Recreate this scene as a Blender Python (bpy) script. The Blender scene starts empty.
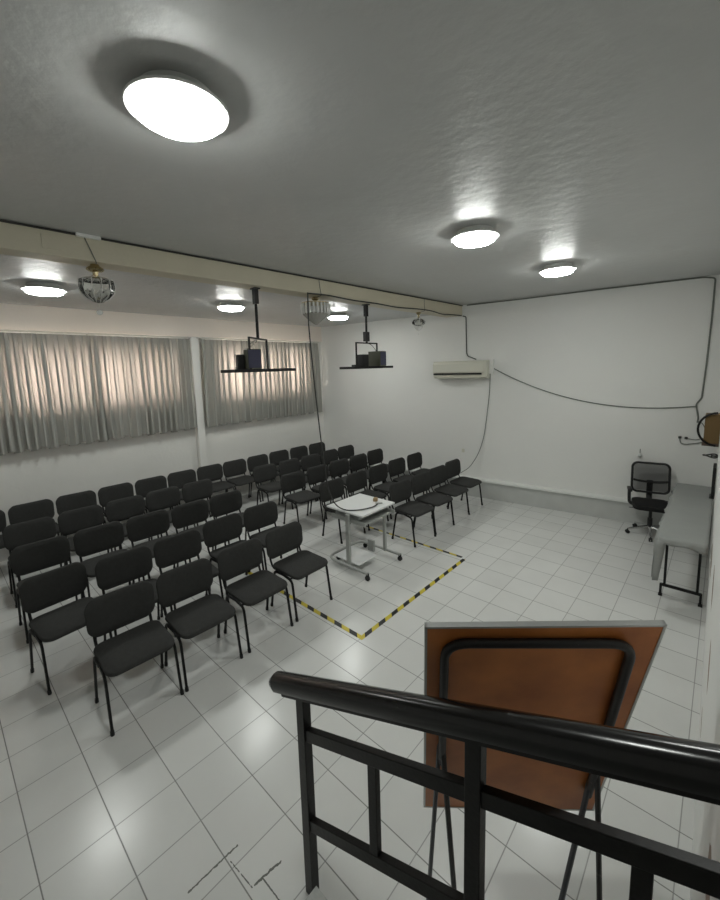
import bpy, bmesh, math, random
from mathutils import Vector, Matrix, Euler
random.seed(7)
PI = math.pi
S = bpy.context.scene
COL = S.collection
V = Vector

# ------------------------------------------------------------------ mesh helpers
def add_box(bm, c, s, rot=None):
    r = bmesh.ops.create_cube(bm, size=1.0)
    M = Matrix.Translation(V(c)) @ (rot.to_4x4() if rot else Matrix.Identity(4)) @ Matrix.Diagonal((s[0], s[1], s[2], 1))
    bmesh.ops.transform(bm, matrix=M, verts=r['verts'])
    return r['verts']

def add_bbox(bm, lo, hi):
    return add_box(bm, [(a+b)/2 for a, b in zip(lo, hi)], [b-a for a, b in zip(lo, hi)])

def fillet(pts, rad, n=5):
    pts = [V(p) for p in pts]; out = [pts[0]]
    for i in range(1, len(pts)-1):
        a, b, c = pts[i-1], pts[i], pts[i+1]
        d1, d2 = (a-b), (c-b)
        r = min(rad, d1.length*.45, d2.length*.45)
        p1 = b+d1.normalized()*r; p2 = b+d2.normalized()*r
        for k in range(n+1):
            t = k/n
            out.append(p1*(1-t)**2 + b*2*t*(1-t) + p2*t*t)
    out.append(pts[-1])
    return out

def add_tube(bm, pts, r, n=8, sx=1.0, cap=True, side=None):
    """sweep an ellipse (r*sx along 'side', r across) along pts"""
    pts = [V(p) for p in pts]; rings = []
    prev = None
    for i, p in enumerate(pts):
        if i == 0: d = pts[1]-pts[0]
        elif i == len(pts)-1: d = pts[-1]-pts[-2]
        else: d = (pts[i+1]-pts[i]).normalized()+(pts[i]-pts[i-1]).normalized()
        d = d.normalized() if d.length > 1e-9 else V((0, 0, 1))
        if side is not None: u = V(side)
        elif prev is None: u = V((0, 0, 1)) if abs(d.z) < .9 else V((1, 0, 0))
        else: u = prev
        u = (u-d*u.dot(d)).normalized(); prev = u
        w = d.cross(u)
        rr = r[i] if isinstance(r, (list, tuple)) else r
        rings.append([bm.verts.new(p+u*math.cos(2*PI*k/n)*rr*sx+w*math.sin(2*PI*k/n)*rr) for k in range(n)])
    for a, b in zip(rings, rings[1:]):
        for k in range(n):
            bm.faces.new((a[k], a[(k+1) % n], b[(k+1) % n], b[k]))
    if cap:
        bm.faces.new(rings[0][::-1]); bm.faces.new(rings[-1])

def add_bar(bm, a, b, w, h, up=(0, 0, 1)):
    """rectangular bar from a to b, w across, h along up"""
    a, b = V(a), V(b); d = (b-a).normalized(); u = V(up); u = (u-d*u.dot(d)).normalized(); s = d.cross(u)
    vs = []
    for p in (a, b):
        vs.append([bm.verts.new(p+s*x*w/2+u*z*h/2) for x, z in ((-1, -1), (1, -1), (1, 1), (-1, 1))])
    for k in range(4):
        bm.faces.new((vs[0][k], vs[0][(k+1) % 4], vs[1][(k+1) % 4], vs[1][k]))
    bm.faces.new(vs[0][::-1]); bm.faces.new(vs[1])

def add_sweep_profile(bm, prof, a, b, side, up):
    a, b = V(a), V(b); side = V(side).normalized(); up = V(up).normalized()
    R = [[bm.verts.new(p+side*x+up*z) for x, z in prof] for p in (a, b)]
    n = len(prof)
    for k in range(n):
        bm.faces.new((R[0][k], R[0][(k+1) % n], R[1][(k+1) % n], R[1][k]))
    bm.faces.new(R[0][::-1]); bm.faces.new(R[1])

def add_lathe(bm, prof, c, n=32, axis=None):
    """prof: list of (r, z)"""
    c = V(c); rings = []
    for r, z in prof:
        if r < 1e-6: rings.append([bm.verts.new(c+V((0, 0, z)))])
        else: rings.append([bm.verts.new(c+V((r*math.cos(2*PI*k/n), r*math.sin(2*PI*k/n), z))) for k in range(n)])
    for a, b in zip(rings, rings[1:]):
        if len(a) == 1 and len(b) == 1: continue
        for k in range(n):
            if len(a) == 1: bm.faces.new((a[0], b[k], b[(k+1) % n]))
            elif len(b) == 1: bm.faces.new((a[k], a[(k+1) % n], b[0]))
            else: bm.faces.new((a[k], a[(k+1) % n], b[(k+1) % n], b[k]))
    if len(rings[0]) > 1: bm.faces.new(rings[0])
    if len(rings[-1]) > 1: bm.faces.new(rings[-1])

def rrect(w, h, r, n=5):
    pts = []
    for cx, cy, a0 in ((w/2-r, h/2-r, 0), (-w/2+r, h/2-r, PI/2), (-w/2+r, -h/2+r, PI), (w/2-r, -h/2+r, 1.5*PI)):
        for k in range(n+1):
            a = a0+PI/2*k/n
            pts.append((cx+r*math.cos(a), cy+r*math.sin(a)))
    return pts

def add_cushion(bm, outline, t, f, edge=.014):
    """padded slab: outline in (u,v), thickness t; f maps (u,v,w) to a point"""
    n = len(outline)
    cu = sum(p[0] for p in outline)/n; cv = sum(p[1] for p in outline)/n
    hw = max(abs(p[0]-cu) for p in outline); rings = []
    def ring(shrink, w):
        k = 1-shrink/hw
        rings.append([bm.verts.new(f(cu+(u-cu)*k, cv+(v-cv)*k, w)) for u, v in outline])
    ring(hw*.5, -t/2); ring(edge, -t/2); ring(edge*.2, -t/2+edge*.6); ring(0, 0); ring(edge*.25, t/2-edge*.6); ring(edge*1.2, t/2)
    ring(hw*.35, t/2+.006); ring(hw*.7, t/2+.008)
    for a, b in zip(rings, rings[1:]):
        for k in range(n): bm.faces.new((a[k], a[(k+1) % n], b[(k+1) % n], b[k]))
    bm.faces.new(rings[0][::-1]); bm.faces.new(rings[-1])

def NB(): return bmesh.new()

def obj(name, bm, m, parent=None, smooth=False, bevel=0, loc=None):
    bmesh.ops.recalc_face_normals(bm, faces=bm.faces)
    me = bpy.data.meshes.new(name); bm.to_mesh(me); bm.free()
    me.materials.append(m)
    if smooth:
        for p in me.polygons: p.use_smooth = True
        me.set_sharp_from_angle(angle=math.radians(38))
    o = bpy.data.objects.new(name, me); COL.objects.link(o)
    if parent: o.parent = parent
    if loc: o.location = loc
    if bevel:
        b = o.modifiers.new('bevel', 'BEVEL'); b.width = bevel; b.segments = 2; b.limit_method = 'ANGLE'
    return o

def tag(o, label, cat, group=None, kind=None):
    o['label'] = label; o['category'] = cat
    if group: o['group'] = group
    if kind: o['kind'] = kind
    return o

def thing(name, label, cat, loc=(0, 0, 0), rotz=0, group=None):
    o = bpy.data.objects.new(name, None); COL.objects.link(o)
    o.location = loc; o.rotation_euler = (0, 0, rotz); o.empty_display_size = .1
    return tag(o, label, cat, group)

def struct(name, bm, m, parent=None, smooth=False, bevel=0):
    o = obj(name, bm, m, parent, smooth, bevel)
    if not parent: o['kind'] = 'structure'
    return o

def copy_tree(o, parent=None):
    c = o.copy(); COL.objects.link(c); c.parent = parent
    for ch in list(o.children): copy_tree(ch, c)
    return c

# ------------------------------------------------------------------ materials
def base_mat(name):
    m = bpy.data.materials.new(name); m.use_nodes = True
    nt = m.node_tree; bs = nt.nodes['Principled BSDF']
    return m, nt, bs

def mat(name, col, rough=.5, metal=0, var=0, scale=8, bump=0, bscale=60, spec=None, trans=0, coat=0):
    m, nt, bs = base_mat(name)
    bs.inputs['Base Color'].default_value = (*col, 1)
    bs.inputs['Roughness'].default_value = rough
    bs.inputs['Metallic'].default_value = metal
    if spec is not None: bs.inputs['Specular IOR Level'].default_value = spec
    if trans: bs.inputs['Transmission Weight'].default_value = trans
    if coat: bs.inputs['Coat Weight'].default_value = coat
    tc = nt.nodes.new('ShaderNodeTexCoord')
    if var:
        nz = nt.nodes.new('ShaderNodeTexNoise'); nz.inputs['Scale'].default_value = scale; nz.inputs['Detail'].default_value = 5
        nt.links.new(tc.outputs['Object'], nz.inputs['Vector'])
        mx = nt.nodes.new('ShaderNodeMix'); mx.data_type = 'RGBA'
        mx.inputs['A'].default_value = (*[c*(1-var) for c in col], 1)
        mx.inputs['B'].default_value = (*[min(1, c*(1+var)) for c in col], 1)
        nt.links.new(nz.outputs['Fac'], mx.inputs['Factor']); nt.links.new(mx.outputs['Result'], bs.inputs['Base Color'])
    if bump:
        n2 = nt.nodes.new('ShaderNodeTexNoise'); n2.inputs['Scale'].default_value = bscale; n2.inputs['Detail'].default_value = 4
        nt.links.new(tc.outputs['Object'], n2.inputs['Vector'])
        bp = nt.nodes.new('ShaderNodeBump'); bp.inputs['Strength'].default_value = bump; bp.inputs['Distance'].default_value = .01
        nt.links.new(n2.outputs['Fac'], bp.inputs['Height']); nt.links.new(bp.outputs['Normal'], bs.inputs['Normal'])
    return m

def emis(name, col, s):
    m, nt, bs = base_mat(name)
    bs.inputs['Base Color'].default_value = (.9, .9, .9, 1)
    bs.inputs['Emission Color'].default_value = (*col, 1); bs.inputs['Emission Strength'].default_value = s
    return m

WALLC = (.80, .80, .775)
M_wall = mat('wall_paint', WALLC, .55, var=.035, scale=1.3, bump=.25, bscale=22)
M_wallpink = mat('window_wall_paint', (.81, .80, .765), .55, var=.04, scale=1.5, bump=.25, bscale=22)
M_plinth = mat('plinth_paint', (.53, .54, .52), .6, var=.12, scale=5, bump=.3, bscale=40)
M_ceil = mat('ceiling_gloss_paint', (.56, .565, .555), .37, var=.05, scale=2.2, bump=.55, bscale=10, spec=.5)
M_ceilfar = mat('far_ceiling_gloss_paint', (.54, .55, .545), .42, var=.05, scale=2.2, bump=1.0, bscale=14, spec=.5)
M_band = mat('cream_band', (.88, .80, .725), .5, var=.04, scale=2, bump=.2, bscale=22)  # warmer, paler tone than the wall, for the band above the curtains
M_beam = mat('beam_cream_paint', (.60, .555, .43), .5, var=.07, scale=3, bump=.2, bscale=30)
M_white = mat('white_enamel', (.80, .81, .78), .35)
M_black = mat('black_steel', (.007, .007, .007), .45, spec=.3)
M_rail = mat('black_gloss_enamel', (.005, .0045, .0045), .2, bump=.04, bscale=12)
M_post = mat('black_satin_enamel', (.008, .007, .0065), .4, bump=.1, bscale=50, spec=.35)
M_fabric = mat('charcoal_fabric', (.043, .043, .041), .92, var=.18, scale=35, bump=.35, bscale=420, spec=.25)
M_chairleg = mat('chair_black_tube', (.004, .004, .004), .45, spec=.3)
M_rubber = mat('black_rubber', (.012, .012, .012), .7)
M_grey = mat('grey_steel_paint', (.42, .43, .41), .4, metal=.3)
M_top = mat('white_laminate', (.80, .81, .80), .3)
M_under = mat('grey_shelf', (.33, .34, .33), .4)
M_cloth = mat('grey_tablecloth', (.31, .32, .305), .8, var=.06, scale=4, bump=.2, bscale=9)
M_chrome = mat('chrome', (.6, .6, .6), .18, metal=1)
M_blackfab = mat('black_seat_fabric', (.006, .006, .006), .9)
M_cable = mat('grey_black_cable', (.035, .035, .032), .6)
M_cable2 = mat('grey_cable', (.16, .17, .15), .6)
M_brass = mat('brass', (.55, .46, .28), .25, metal=1)
M_ac = mat('ac_plastic', (.66, .65, .56), .38)
M_dark = mat('dark_slot', (.008, .008, .008), .6)
M_olive = mat('olive_grey_cabinet', (.085, .088, .058), .5)
M_blue = mat('blue_black_grille', (.055, .055, .095), .75, bump=.4, bscale=300)
M_blk = mat('speaker_black', (.008, .008, .008), .5)
M_alu = mat('aluminium', (.55, .56, .55), .35, metal=.7)
M_curtrail = mat('curtain_rail', (.62, .60, .55), .4)
M_winframe = mat('window_frame_paint', (.30, .29, .27), .5)
M_kraft = mat('brown_wood_box', (.16, .095, .03), .55, var=.15, scale=6)
M_tan = mat('tan_block', (.33, .23, .12), .6, var=.35, scale=60)
M_stair = mat('stair_terrazzo', (.40, .41, .39), .5, var=.2, scale=60)
M_bluestrip = mat('worn_blue_grey', (.07, .075, .085), .35)

def glass_mat(name, tint=(1, 1, 1), trans=.75, rough=.03):
    m = bpy.data.materials.new(name); m.use_nodes = True; nt = m.node_tree; nt.nodes.clear()
    o = nt.nodes.new('ShaderNodeOutputMaterial'); mx = nt.nodes.new('ShaderNodeMixShader')
    t = nt.nodes.new('ShaderNodeBsdfTransparent'); t.inputs['Color'].default_value = (*tint, 1)
    g = nt.nodes.new('ShaderNodeBsdfGlossy'); g.inputs['Roughness'].default_value = rough
    lw = nt.nodes.new('ShaderNodeLayerWeight'); lw.inputs['Blend'].default_value = 1-trans
    nt.links.new(lw.outputs['Fresnel'], mx.inputs[0]); nt.links.new(t.outputs[0], mx.inputs[1]); nt.links.new(g.outputs[0], mx.inputs[2])
    nt.links.new(mx.outputs[0], o.inputs[0]); return m
M_glass = glass_mat('window_glass', (.93, .95, .94), .8)
M_crystal = glass_mat('chandelier_glass', (.95, .95, .93), .62, .08)
M_crystal2 = mat('crystal_drops', (.85, .85, .83), .12, spec=1.0)
M_crystal2.node_tree.nodes['Principled BSDF'].inputs['Transmission Weight'].default_value = .12

# hardboard with a broad stain and mottling
def board_mat():
    m, nt, bs = base_mat('brown_hardboard'); bs.inputs['Roughness'].default_value = .42
    tc = nt.nodes.new('ShaderNodeTexCoord'); nz = nt.nodes.new('ShaderNodeTexNoise'); nz.inputs['Scale'].default_value = 3.2; nz.inputs['Detail'].default_value = 6
    cr = nt.nodes.new('ShaderNodeValToRGB')
    cr.color_ramp.elements[0].position = .30; cr.color_ramp.elements[0].color = (.42, .125, .030, 1)
    cr.color_ramp.elements[1].position = .62; cr.color_ramp.elements[1].color = (.70, .25, .065, 1)
    nt.links.new(tc.outputs['Object'], nz.inputs['Vector']); nt.links.new(nz.outputs['Fac'], cr.inputs['Fac']); nt.links.new(cr.outputs['Color'], bs.inputs['Base Color'])
    return m
M_board = board_mat()

# worn black tube
def worn_mat():
    m, nt, bs = base_mat('worn_black_tube'); bs.inputs['Roughness'].default_value = .45
    tc = nt.nodes.new('ShaderNodeTexCoord'); nz = nt.nodes.new('ShaderNodeTexNoise'); nz.inputs['Scale'].default_value = 26; nz.inputs['Detail'].default_value = 8
    cr = nt.nodes.new('ShaderNodeValToRGB')
    cr.color_ramp.elements[0].position = .66; cr.color_ramp.elements[0].color = (.010, .009, .009, 1)
    cr.color_ramp.elements[1].position = .74; cr.color_ramp.elements[1].color = (.12, .10, .09, 1)
    nt.links.new(tc.outputs['Object'], nz.inputs['Vector']); nt.links.new(nz.outputs['Fac'], cr.inputs['Fac']); nt.links.new(cr.outputs['Color'], bs.inputs['Base Color'])
    return m
M_worn = worn_mat()

# curtain: woven cloth that lets daylight through
def curtain_mat():
    m = bpy.data.materials.new('curtain_cloth'); m.use_nodes = True; nt = m.node_tree; nt.nodes.clear()
    o = nt.nodes.new('ShaderNodeOutputMaterial'); mx = nt.nodes.new('ShaderNodeMixShader'); mx.inputs[0].default_value = .10
    d = nt.nodes.new('ShaderNodeBsdfDiffuse'); t = nt.nodes.new('ShaderNodeBsdfTranslucent')
    tc = nt.nodes.new('ShaderNodeTexCoord'); mp = nt.nodes.new('ShaderNodeMapping'); mp.inputs['Scale'].default_value = (8, 8, .5)
    nz = nt.nodes.new('ShaderNodeTexNoise'); nz.inputs['Scale'].default_value = 1.5; nz.inputs['Detail'].default_value = 3
    cr = nt.nodes.new('ShaderNodeValToRGB')
    cr.color_ramp.elements[0].position = .3; cr.color_ramp.elements[0].color = (.33, .33, .30, 1)
    cr.color_ramp.elements[1].position = .7; cr.color_ramp.elements[1].color = (.47, .465, .43, 1)
    nt.links.new(tc.outputs['Object'], mp.inputs['Vector']); nt.links.new(mp.outputs[0], nz.inputs['Vector']); nt.links.new(nz.outputs['Fac'], cr.inputs['Fac'])
    nt.links.new(cr.outputs['Color'], d.inputs['Color'])
    t.inputs['Color'].default_value = (.62, .55, .50, 1)
    nt.links.new(d.outputs[0], mx.inputs[1]); nt.links.new(t.outputs[0], mx.inputs[2]); nt.links.new(mx.outputs[0], o.inputs[0])
    return m
M_curtain = curtain_mat()

def mesh_mat():
    m = bpy.data.materials.new('chair_mesh'); m.use_nodes = True; nt = m.node_tree; nt.nodes.clear()
    o = nt.nodes.new('ShaderNodeOutputMaterial'); mx = nt.nodes.new('ShaderNodeMixShader'); mx.inputs[0].default_value = .62
    t = nt.nodes.new('ShaderNodeBsdfTransparent'); d = nt.nodes.new('ShaderNodeBsdfDiffuse'); d.inputs['Color'].default_value = (.03, .03, .03, 1)
    nt.links.new(t.outputs[0], mx.inputs[1]); nt.links.new(d.outputs[0], mx.inputs[2]); nt.links.new(mx.outputs[0], o.inputs[0]); return m
M_mesh = mesh_mat()

class NG:
    def __init__(s, nt): s.nt = nt
    def m(s, op, a, b=None, c=None):
        n = s.nt.nodes.new('ShaderNodeMath'); n.operation = op
        for i, v in enumerate((a, b, c)):
            if v is None: continue
            if isinstance(v, (int, float)): n.inputs[i].default_value = v
            else: s.nt.links.new(v, n.inputs[i])
        return n.outputs[0]

def tile_mat():
    m, nt, bs = base_mat('white_floor_tiles'); g = NG(nt)
    tc = nt.nodes.new('ShaderNodeTexCoord'); sp = nt.nodes.new('ShaderNodeSeparateXYZ'); nt.links.new(tc.outputs['Object'], sp.inputs[0])
    T = 1/3
    def line(co, off, hw):
        t = g.m('DIVIDE', g.m('SUBTRACT', co, off), T)
        fr = g.m('FRACT', g.m('ADD', t, 100)); d = g.m('MINIMUM', fr, g.m('SUBTRACT', 1, fr))
        k = g.m('SUBTRACT', 1, g.m('MINIMUM', 1, g.m('DIVIDE', d, hw/T)))
        return g.m('MINIMUM', 1, g.m('MULTIPLY', k, 1.6)), g.m('FLOOR', t)
    lx, cx = line(sp.outputs[0], -2.353, .0040); ly, cy = line(sp.outputs[1], .455, .0042)
    ln = g.m('MAXIMUM', g.m('MULTIPLY', lx, .75), ly)
    # per tile tone
    cb = nt.nodes.new('ShaderNodeCombineXYZ'); nt.links.new(cx, cb.inputs[0]); nt.links.new(cy, cb.inputs[1])
    wn = nt.nodes.new('ShaderNodeTexWhiteNoise'); wn.noise_dimensions = '3D'; nt.links.new(cb.outputs[0], wn.inputs['Vector'])
    nz = nt.nodes.new('ShaderNodeTexNoise'); nz.inputs['Scale'].default_value = 2.6; nz.inputs['Detail'].default_value = 7; nt.links.new(tc.outputs['Object'], nz.inputs['Vector'])
    tone = g.m('ADD', g.m('MULTIPLY', wn.outputs['Value'], .3), g.m('MULTIPLY', nz.outputs['Fac'], .7))
    mx = nt.nodes.new('ShaderNodeMix'); mx.data_type = 'RGBA'
    mx.inputs['A'].default_value = (.62, .622, .603, 1); mx.inputs['B'].default_value = (.755, .757, .735, 1); nt.links.new(tone, mx.inputs['Factor'])
    # two ragged cracks where the screed has lifted
    n2 = nt.nodes.new('ShaderNodeTexNoise'); n2.inputs['Scale'].default_value = 38; n2.inputs['Detail'].default_value = 4; nt.links.new(tc.outputs['Object'], n2.inputs['Vector'])
    jit = g.m('MULTIPLY', g.m('SUBTRACT', n2.outputs['Fac'], .5), .022)
    def crack(x0, y0, x1, y1, w):
        L2 = (x1-x0)**2+(y1-y0)**2
        px = g.m('SUBTRACT', sp.outputs[0], x0); py = g.m('SUBTRACT', g.m('ADD', sp.outputs[1], 0), y0)
        t = g.m('DIVIDE', g.m('ADD', g.m('MULTIPLY', px, x1-x0), g.m('MULTIPLY', py, y1-y0)), L2)
        t = g.m('MINIMUM', 1, g.m('MAXIMUM', 0, t))
        dx = g.m('ADD', g.m('SUBTRACT', px, g.m('MULTIPLY', t, x1-x0)), jit); dy = g.m('SUBTRACT', py, g.m('MULTIPLY', t, y1-y0))
        d = g.m('SQRT', g.m('ADD', g.m('MULTIPLY', dx, dx), g.m('MULTIPLY', dy, dy)))
        return g.m('MULTIPLY', g.m('LESS_THAN', d, w), .9)
    ck = g.m('MAXIMUM', crack(-1.763, .60, -1.757, .86, .0045), crack(-1.543, .83, -1.525, .97, .0055))
    ck = g.m('MAXIMUM', ck, crack(-1.72, .80, -1.545, .815, .003)); ck = g.m('MAXIMUM', ck, crack(-1.54, .87, -1.36, .875, .0035))
    al = g.m('MAXIMUM', g.m('MULTIPLY', ln, .78), ck)
    m2 = nt.nodes.new('ShaderNodeMix'); m2.data_type = 'RGBA'; nt.links.new(al, m2.inputs['Factor']); nt.links.new(mx.outputs['Result'], m2.inputs['A']); m2.inputs['B'].default_value = (.10, .10, .09, 1)
    nt.links.new(m2.outputs['Result'], bs.inputs['Base Color'])
    n3 = nt.nodes.new('ShaderNodeTexNoise'); n3.inputs['Scale'].default_value = 1.7; n3.inputs['Detail'].default_value = 5; nt.links.new(tc.outputs['Object'], n3.inputs['Vector'])
    nt.links.new(g.m('ADD', .17, g.m('MULTIPLY', n3.outputs['Fac'], .12)), bs.inputs['Roughness'])
    n4 = nt.nodes.new('ShaderNodeTexNoise'); n4.inputs['Scale'].default_value = 7; nt.links.new(tc.outputs['Object'], n4.inputs['Vector'])
    bp = nt.nodes.new('ShaderNodeBump'); bp.inputs['Strength'].default_value = .25; bp.inputs['Distance'].default_value = .004
    nt.links.new(g.m('SUBTRACT', g.m('MULTIPLY', n4.outputs['Fac'], .8), g.m('MULTIPLY', ln, .6)), bp.inputs['Height']); nt.links.new(bp.outputs['Normal'], bs.inputs['Normal'])
    return m
M_floor = tile_mat()

def tape_mat():
    m, nt, bs = base_mat('hazard_tape'); g = NG(nt); bs.inputs['Roughness'].default_value = .4
    tc = nt.nodes.new('ShaderNodeTexCoord'); sp = nt.nodes.new('ShaderNodeSeparateXYZ'); nt.links.new(tc.outputs['Object'], sp.inputs[0])
    t = g.m('FRACT', g.m('ADD', g.m('DIVIDE', g.m('ADD', sp.outputs[0], sp.outputs[1]), .205), 50))
    k = g.m('LESS_THAN', t, .5)
    mx = nt.nodes.new('ShaderNodeMix'); mx.data_type = 'RGBA'; nt.links.new(k, mx.inputs['Factor'])
    mx.inputs['A'].default_value = (.62, .50, .035, 1); mx.inputs['B'].default_value = (.006, .006, .006, 1)
    nt.links.new(mx.outputs['Result'], bs.inputs['Base Color']); return m
M_tape = tape_mat()

# right wall: white paint with flaked brown patches low down
def chipped_mat():
    m, nt, bs = base_mat('chipped_white_paint'); g = NG(nt); bs.inputs['Roughness'].default_value = .55
    tc = nt.nodes.new('ShaderNodeTexCoord'); sp = nt.nodes.new('ShaderNodeSeparateXYZ'); nt.links.new(tc.outputs['Object'], sp.inputs[0])
    nz = nt.nodes.new('ShaderNodeTexNoise'); nz.inputs['Scale'].default_value = 9; nz.inputs['Detail'].default_value = 5; nt.links.new(tc.outputs['Object'], nz.inputs['Vector'])
    j = g.m('MULTIPLY', g.m('SUBTRACT', nz.outputs['Fac'], .5), 1.4)
    tot = None
    for (cy, cz, ry, rz) in ((2.45, 1.0, .14, .12), (3.15, 1.10, .16, .14), (1.5, .86, .10, .12), (4.6, .7, .3, .14), (2.9, .35, .14, .05)):
        a = g.m('DIVIDE', g.m('SUBTRACT', sp.outputs[1], cy), ry); b = g.m('DIVIDE', g.m('SUBTRACT', sp.outputs[2], cz), rz)
        d = g.m('ADD', g.m('ADD', g.m('MULTIPLY', a, a), g.m('MULTIPLY', b, b)), j)
        k = g.m('LESS_THAN', d, .8); tot = k if tot is None else g.m('MAXIMUM', tot, k)
    mx = nt.nodes.new('ShaderNodeMix'); mx.data_type = 'RGBA'; nt.links.new(tot, mx.inputs['Factor'])
    mx.inputs['A'].default_value = (*WALLC, 1); mx.inputs['B'].default_value = (.25, .16, .11, 1)
    nt.links.new(mx.outputs['Result'], bs.inputs['Base Color']); return m
M_chip = chipped_mat()

M_lamp = emis('lamp_diffuser', (.97, 1.0, .96), 34)

# ------------------------------------------------------------------ the setting
ZC, ZF = 3.60, 3.48           # main ceiling, ceiling beyond the beam
XW = -7.17                    # window wall
WN = V((.1155, -.9933, 0)); WD = V((.9933, .1155, 0)); WP = V((-3.252, 6.993, 0))   # back wall: normal, direction, point
WANG = math.atan2(.1155, .9933)
def on_back(x, z, off=0.0):
    """a point on the back wall at world x"""
    t = (x-WP.x)/WD.x
    p = WP+WD*t+WN*off; return V((p.x, p.y, z))

bm = NB(); add_bbox(bm, (-7.5, -2.6, -.12), (2.7, 7.7, 0)); struct('floor', bm, M_floor)
bm = NB(); add_bbox(bm, (-4.02, -2.6, ZC), (2.7, 7.7, ZC+.15)); struct('ceiling', bm, M_ceil)
bm = NB(); add_bbox(bm, (-7.5, -2.6, ZF), (-4.02, 7.7, ZF+.27)); struct('ceiling_far', bm, M_ceilfar)
bm = NB(); add_bbox(bm, (XW, -2.5, 3.14), (XW+.035, 6.55, ZF)); struct('trim_4', bm, M_band, bevel=.006)  # thin cream-toned strip between curtain tops and far ceiling
bm = NB()
BX = lambda y: -3.83+.019*y
_f = [(BX(-2.5), -2.5), (BX(7.0), 7.0), (-4.02, 6.95), (-4.02, -2.5)]
_l = [bm.verts.new((x, y, 3.405)) for x, y in _f]; _h = [bm.verts.new((x, y, ZC)) for x, y in _f]
for k in range(4): bm.faces.new((_l[k], _l[(k+1) % 4], _h[(k+1) % 4], _h[k]))
bm.faces.new(_l); bm.faces.new(_h); b = struct('trim_1', bm, M_beam, bevel=.006)
# patch plate on the beam and cable duct stub
bm = NB(); add_bbox(bm, (-3.82, .735, 3.45), (-3.811, .86, 3.555)); obj('patch_plate', bm, M_beam, b, bevel=.002)
# back wall
bm = NB()
a = on_back(-7.45, 0); c = on_back(.35, 0)
for p in (a, c): pass
vs = [a, c, c-WN*.2, a-WN*.2]
lo = [bm.verts.new(V((p.x, p.y, 0))) for p in vs]; hi = [bm.verts.new(V((p.x, p.y, 3.75))) for p in vs]
for k in range(4): bm.faces.new((lo[k], lo[(k+1) % 4], hi[(k+1) % 4], hi[k]))
bm.faces.new(lo); bm.faces.new(hi); struct('wall_back', bm, M_wall)
bm = NB()
a = on_back(-7.2, 0); c = on_back(.03, 0); prof = [(0, 0), (.08, 0), (.08, .322), (.072, .335), (0, .335)]
add_sweep_profile(bm, prof, a, c, WN, (0, 0, 1)); bp_ = struct('baseboard_back', bm, M_plinth)
bm = NB(); add_sweep_profile(bm, [(0, .318), (.112, .318), (.112, .350), (0, .360)], a, c, WN, (0, 0, 1)); obj('ledge', bm, M_white, bp_)
# right wall and the stair hall
bm = NB()
_f = [(.085, 1.06), (.22, 1.06), (.22, 7.6), (-.008, 7.6), (.037, 2.2)]
_l = [bm.verts.new((x, y, 0)) for x, y in _f]; _h = [bm.verts.new((x, y, 3.75)) for x, y in _f]
for k in range(5): bm.faces.new((_l[k], _l[(k+1) % 5], _h[(k+1) % 5], _h[k]))
bm.faces.new(_l); bm.faces.new(_h); struct('wall_right', bm, M_chip)
bm = NB(); add_bbox(bm, (.22, 1.06, 0), (2.7, 1.21, 3.75)); struct('wall_stair', bm, M_wall)
bm = NB(); add_bbox(bm, (2.55, -2.6, 0), (2.7, 1.3, 3.75)); struct('wall_stair_end', bm, M_wall)
bm = NB(); add_bbox(bm, (-7.5, -2.7, 0), (2.7, -2.5, 3.75)); struct('wall_front', bm, M_wall)

# window wall with two openings
W1 = (-1.6, 3.08, 2.05, 2.86); W2 = (3.85, 6.05, 2.02, 2.90)
bm = NB()
X0, X1 = XW-.18, XW
add_bbox(bm, (X0, -2.6, 0), (X1, 6.75, 2.02)); add_bbox(bm, (X0, -2.6, 3.05), (X1, 6.75, 3.75))
add_bbox(bm, (X0, -2.6, 2.02), (X1, W1[0], 3.05)); add_bbox(bm, (X0, W1[1], 2.02), (X1, W2[0], 3.05)); add_bbox(bm, (X0, W2[1], 2.02), (X1, 6.75, 3.05))
add_bbox(bm, (X0, W1[0], 2.02), (X1, W1[1], 2.05)); add_bbox(bm, (X0, W1[0], 2.86), (X1, W1[1], 3.05)); add_bbox(bm, (X0, W2[0], 2.90), (X1, W2[1], 3.05))
struct('wall_left', bm, M_wallpink)
bm = NB(); add_bbox(bm, (XW, 3.335, 0), (XW+.11, 3.475, 3.13)); struct('trim_2', bm, M_wallpink, bevel=.01)
for i, (y0, y1, z0, z1) in enumerate((W1, W2)):
    w = bpy.data.objects.new('window_%d' % (i+1), None); COL.objects.link(w); w['kind'] = 'structure'; w.location = (XW-.1, (y0+y1)/2, z0)
    yy = (y1-y0)/2; h = z1-z0
    bm = NB()
    for a_, b_ in (((-.02, -yy, 0), (.02, yy, .04)), ((-.02, -yy, h-.04), (.02, yy, h)), ((-.02, -yy, 0), (.02, -yy+.04, h)), ((-.02, yy-.04, 0), (.02, yy, h))): add_bbox(bm, a_, b_)
    n = 6 if i == 0 else 3
    for k in range(1, n):
        y = -yy+2*yy*k/n; add_bbox(bm, (-.02, y-.05, 0), (.02, y+.05, h))
    obj('window_frame', bm, M_winframe, w)
    bm = NB(); add_bbox(bm, (-.003, -yy, 0), (.003, yy, h)); obj('window_pane', bm, M_glass, w)

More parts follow.
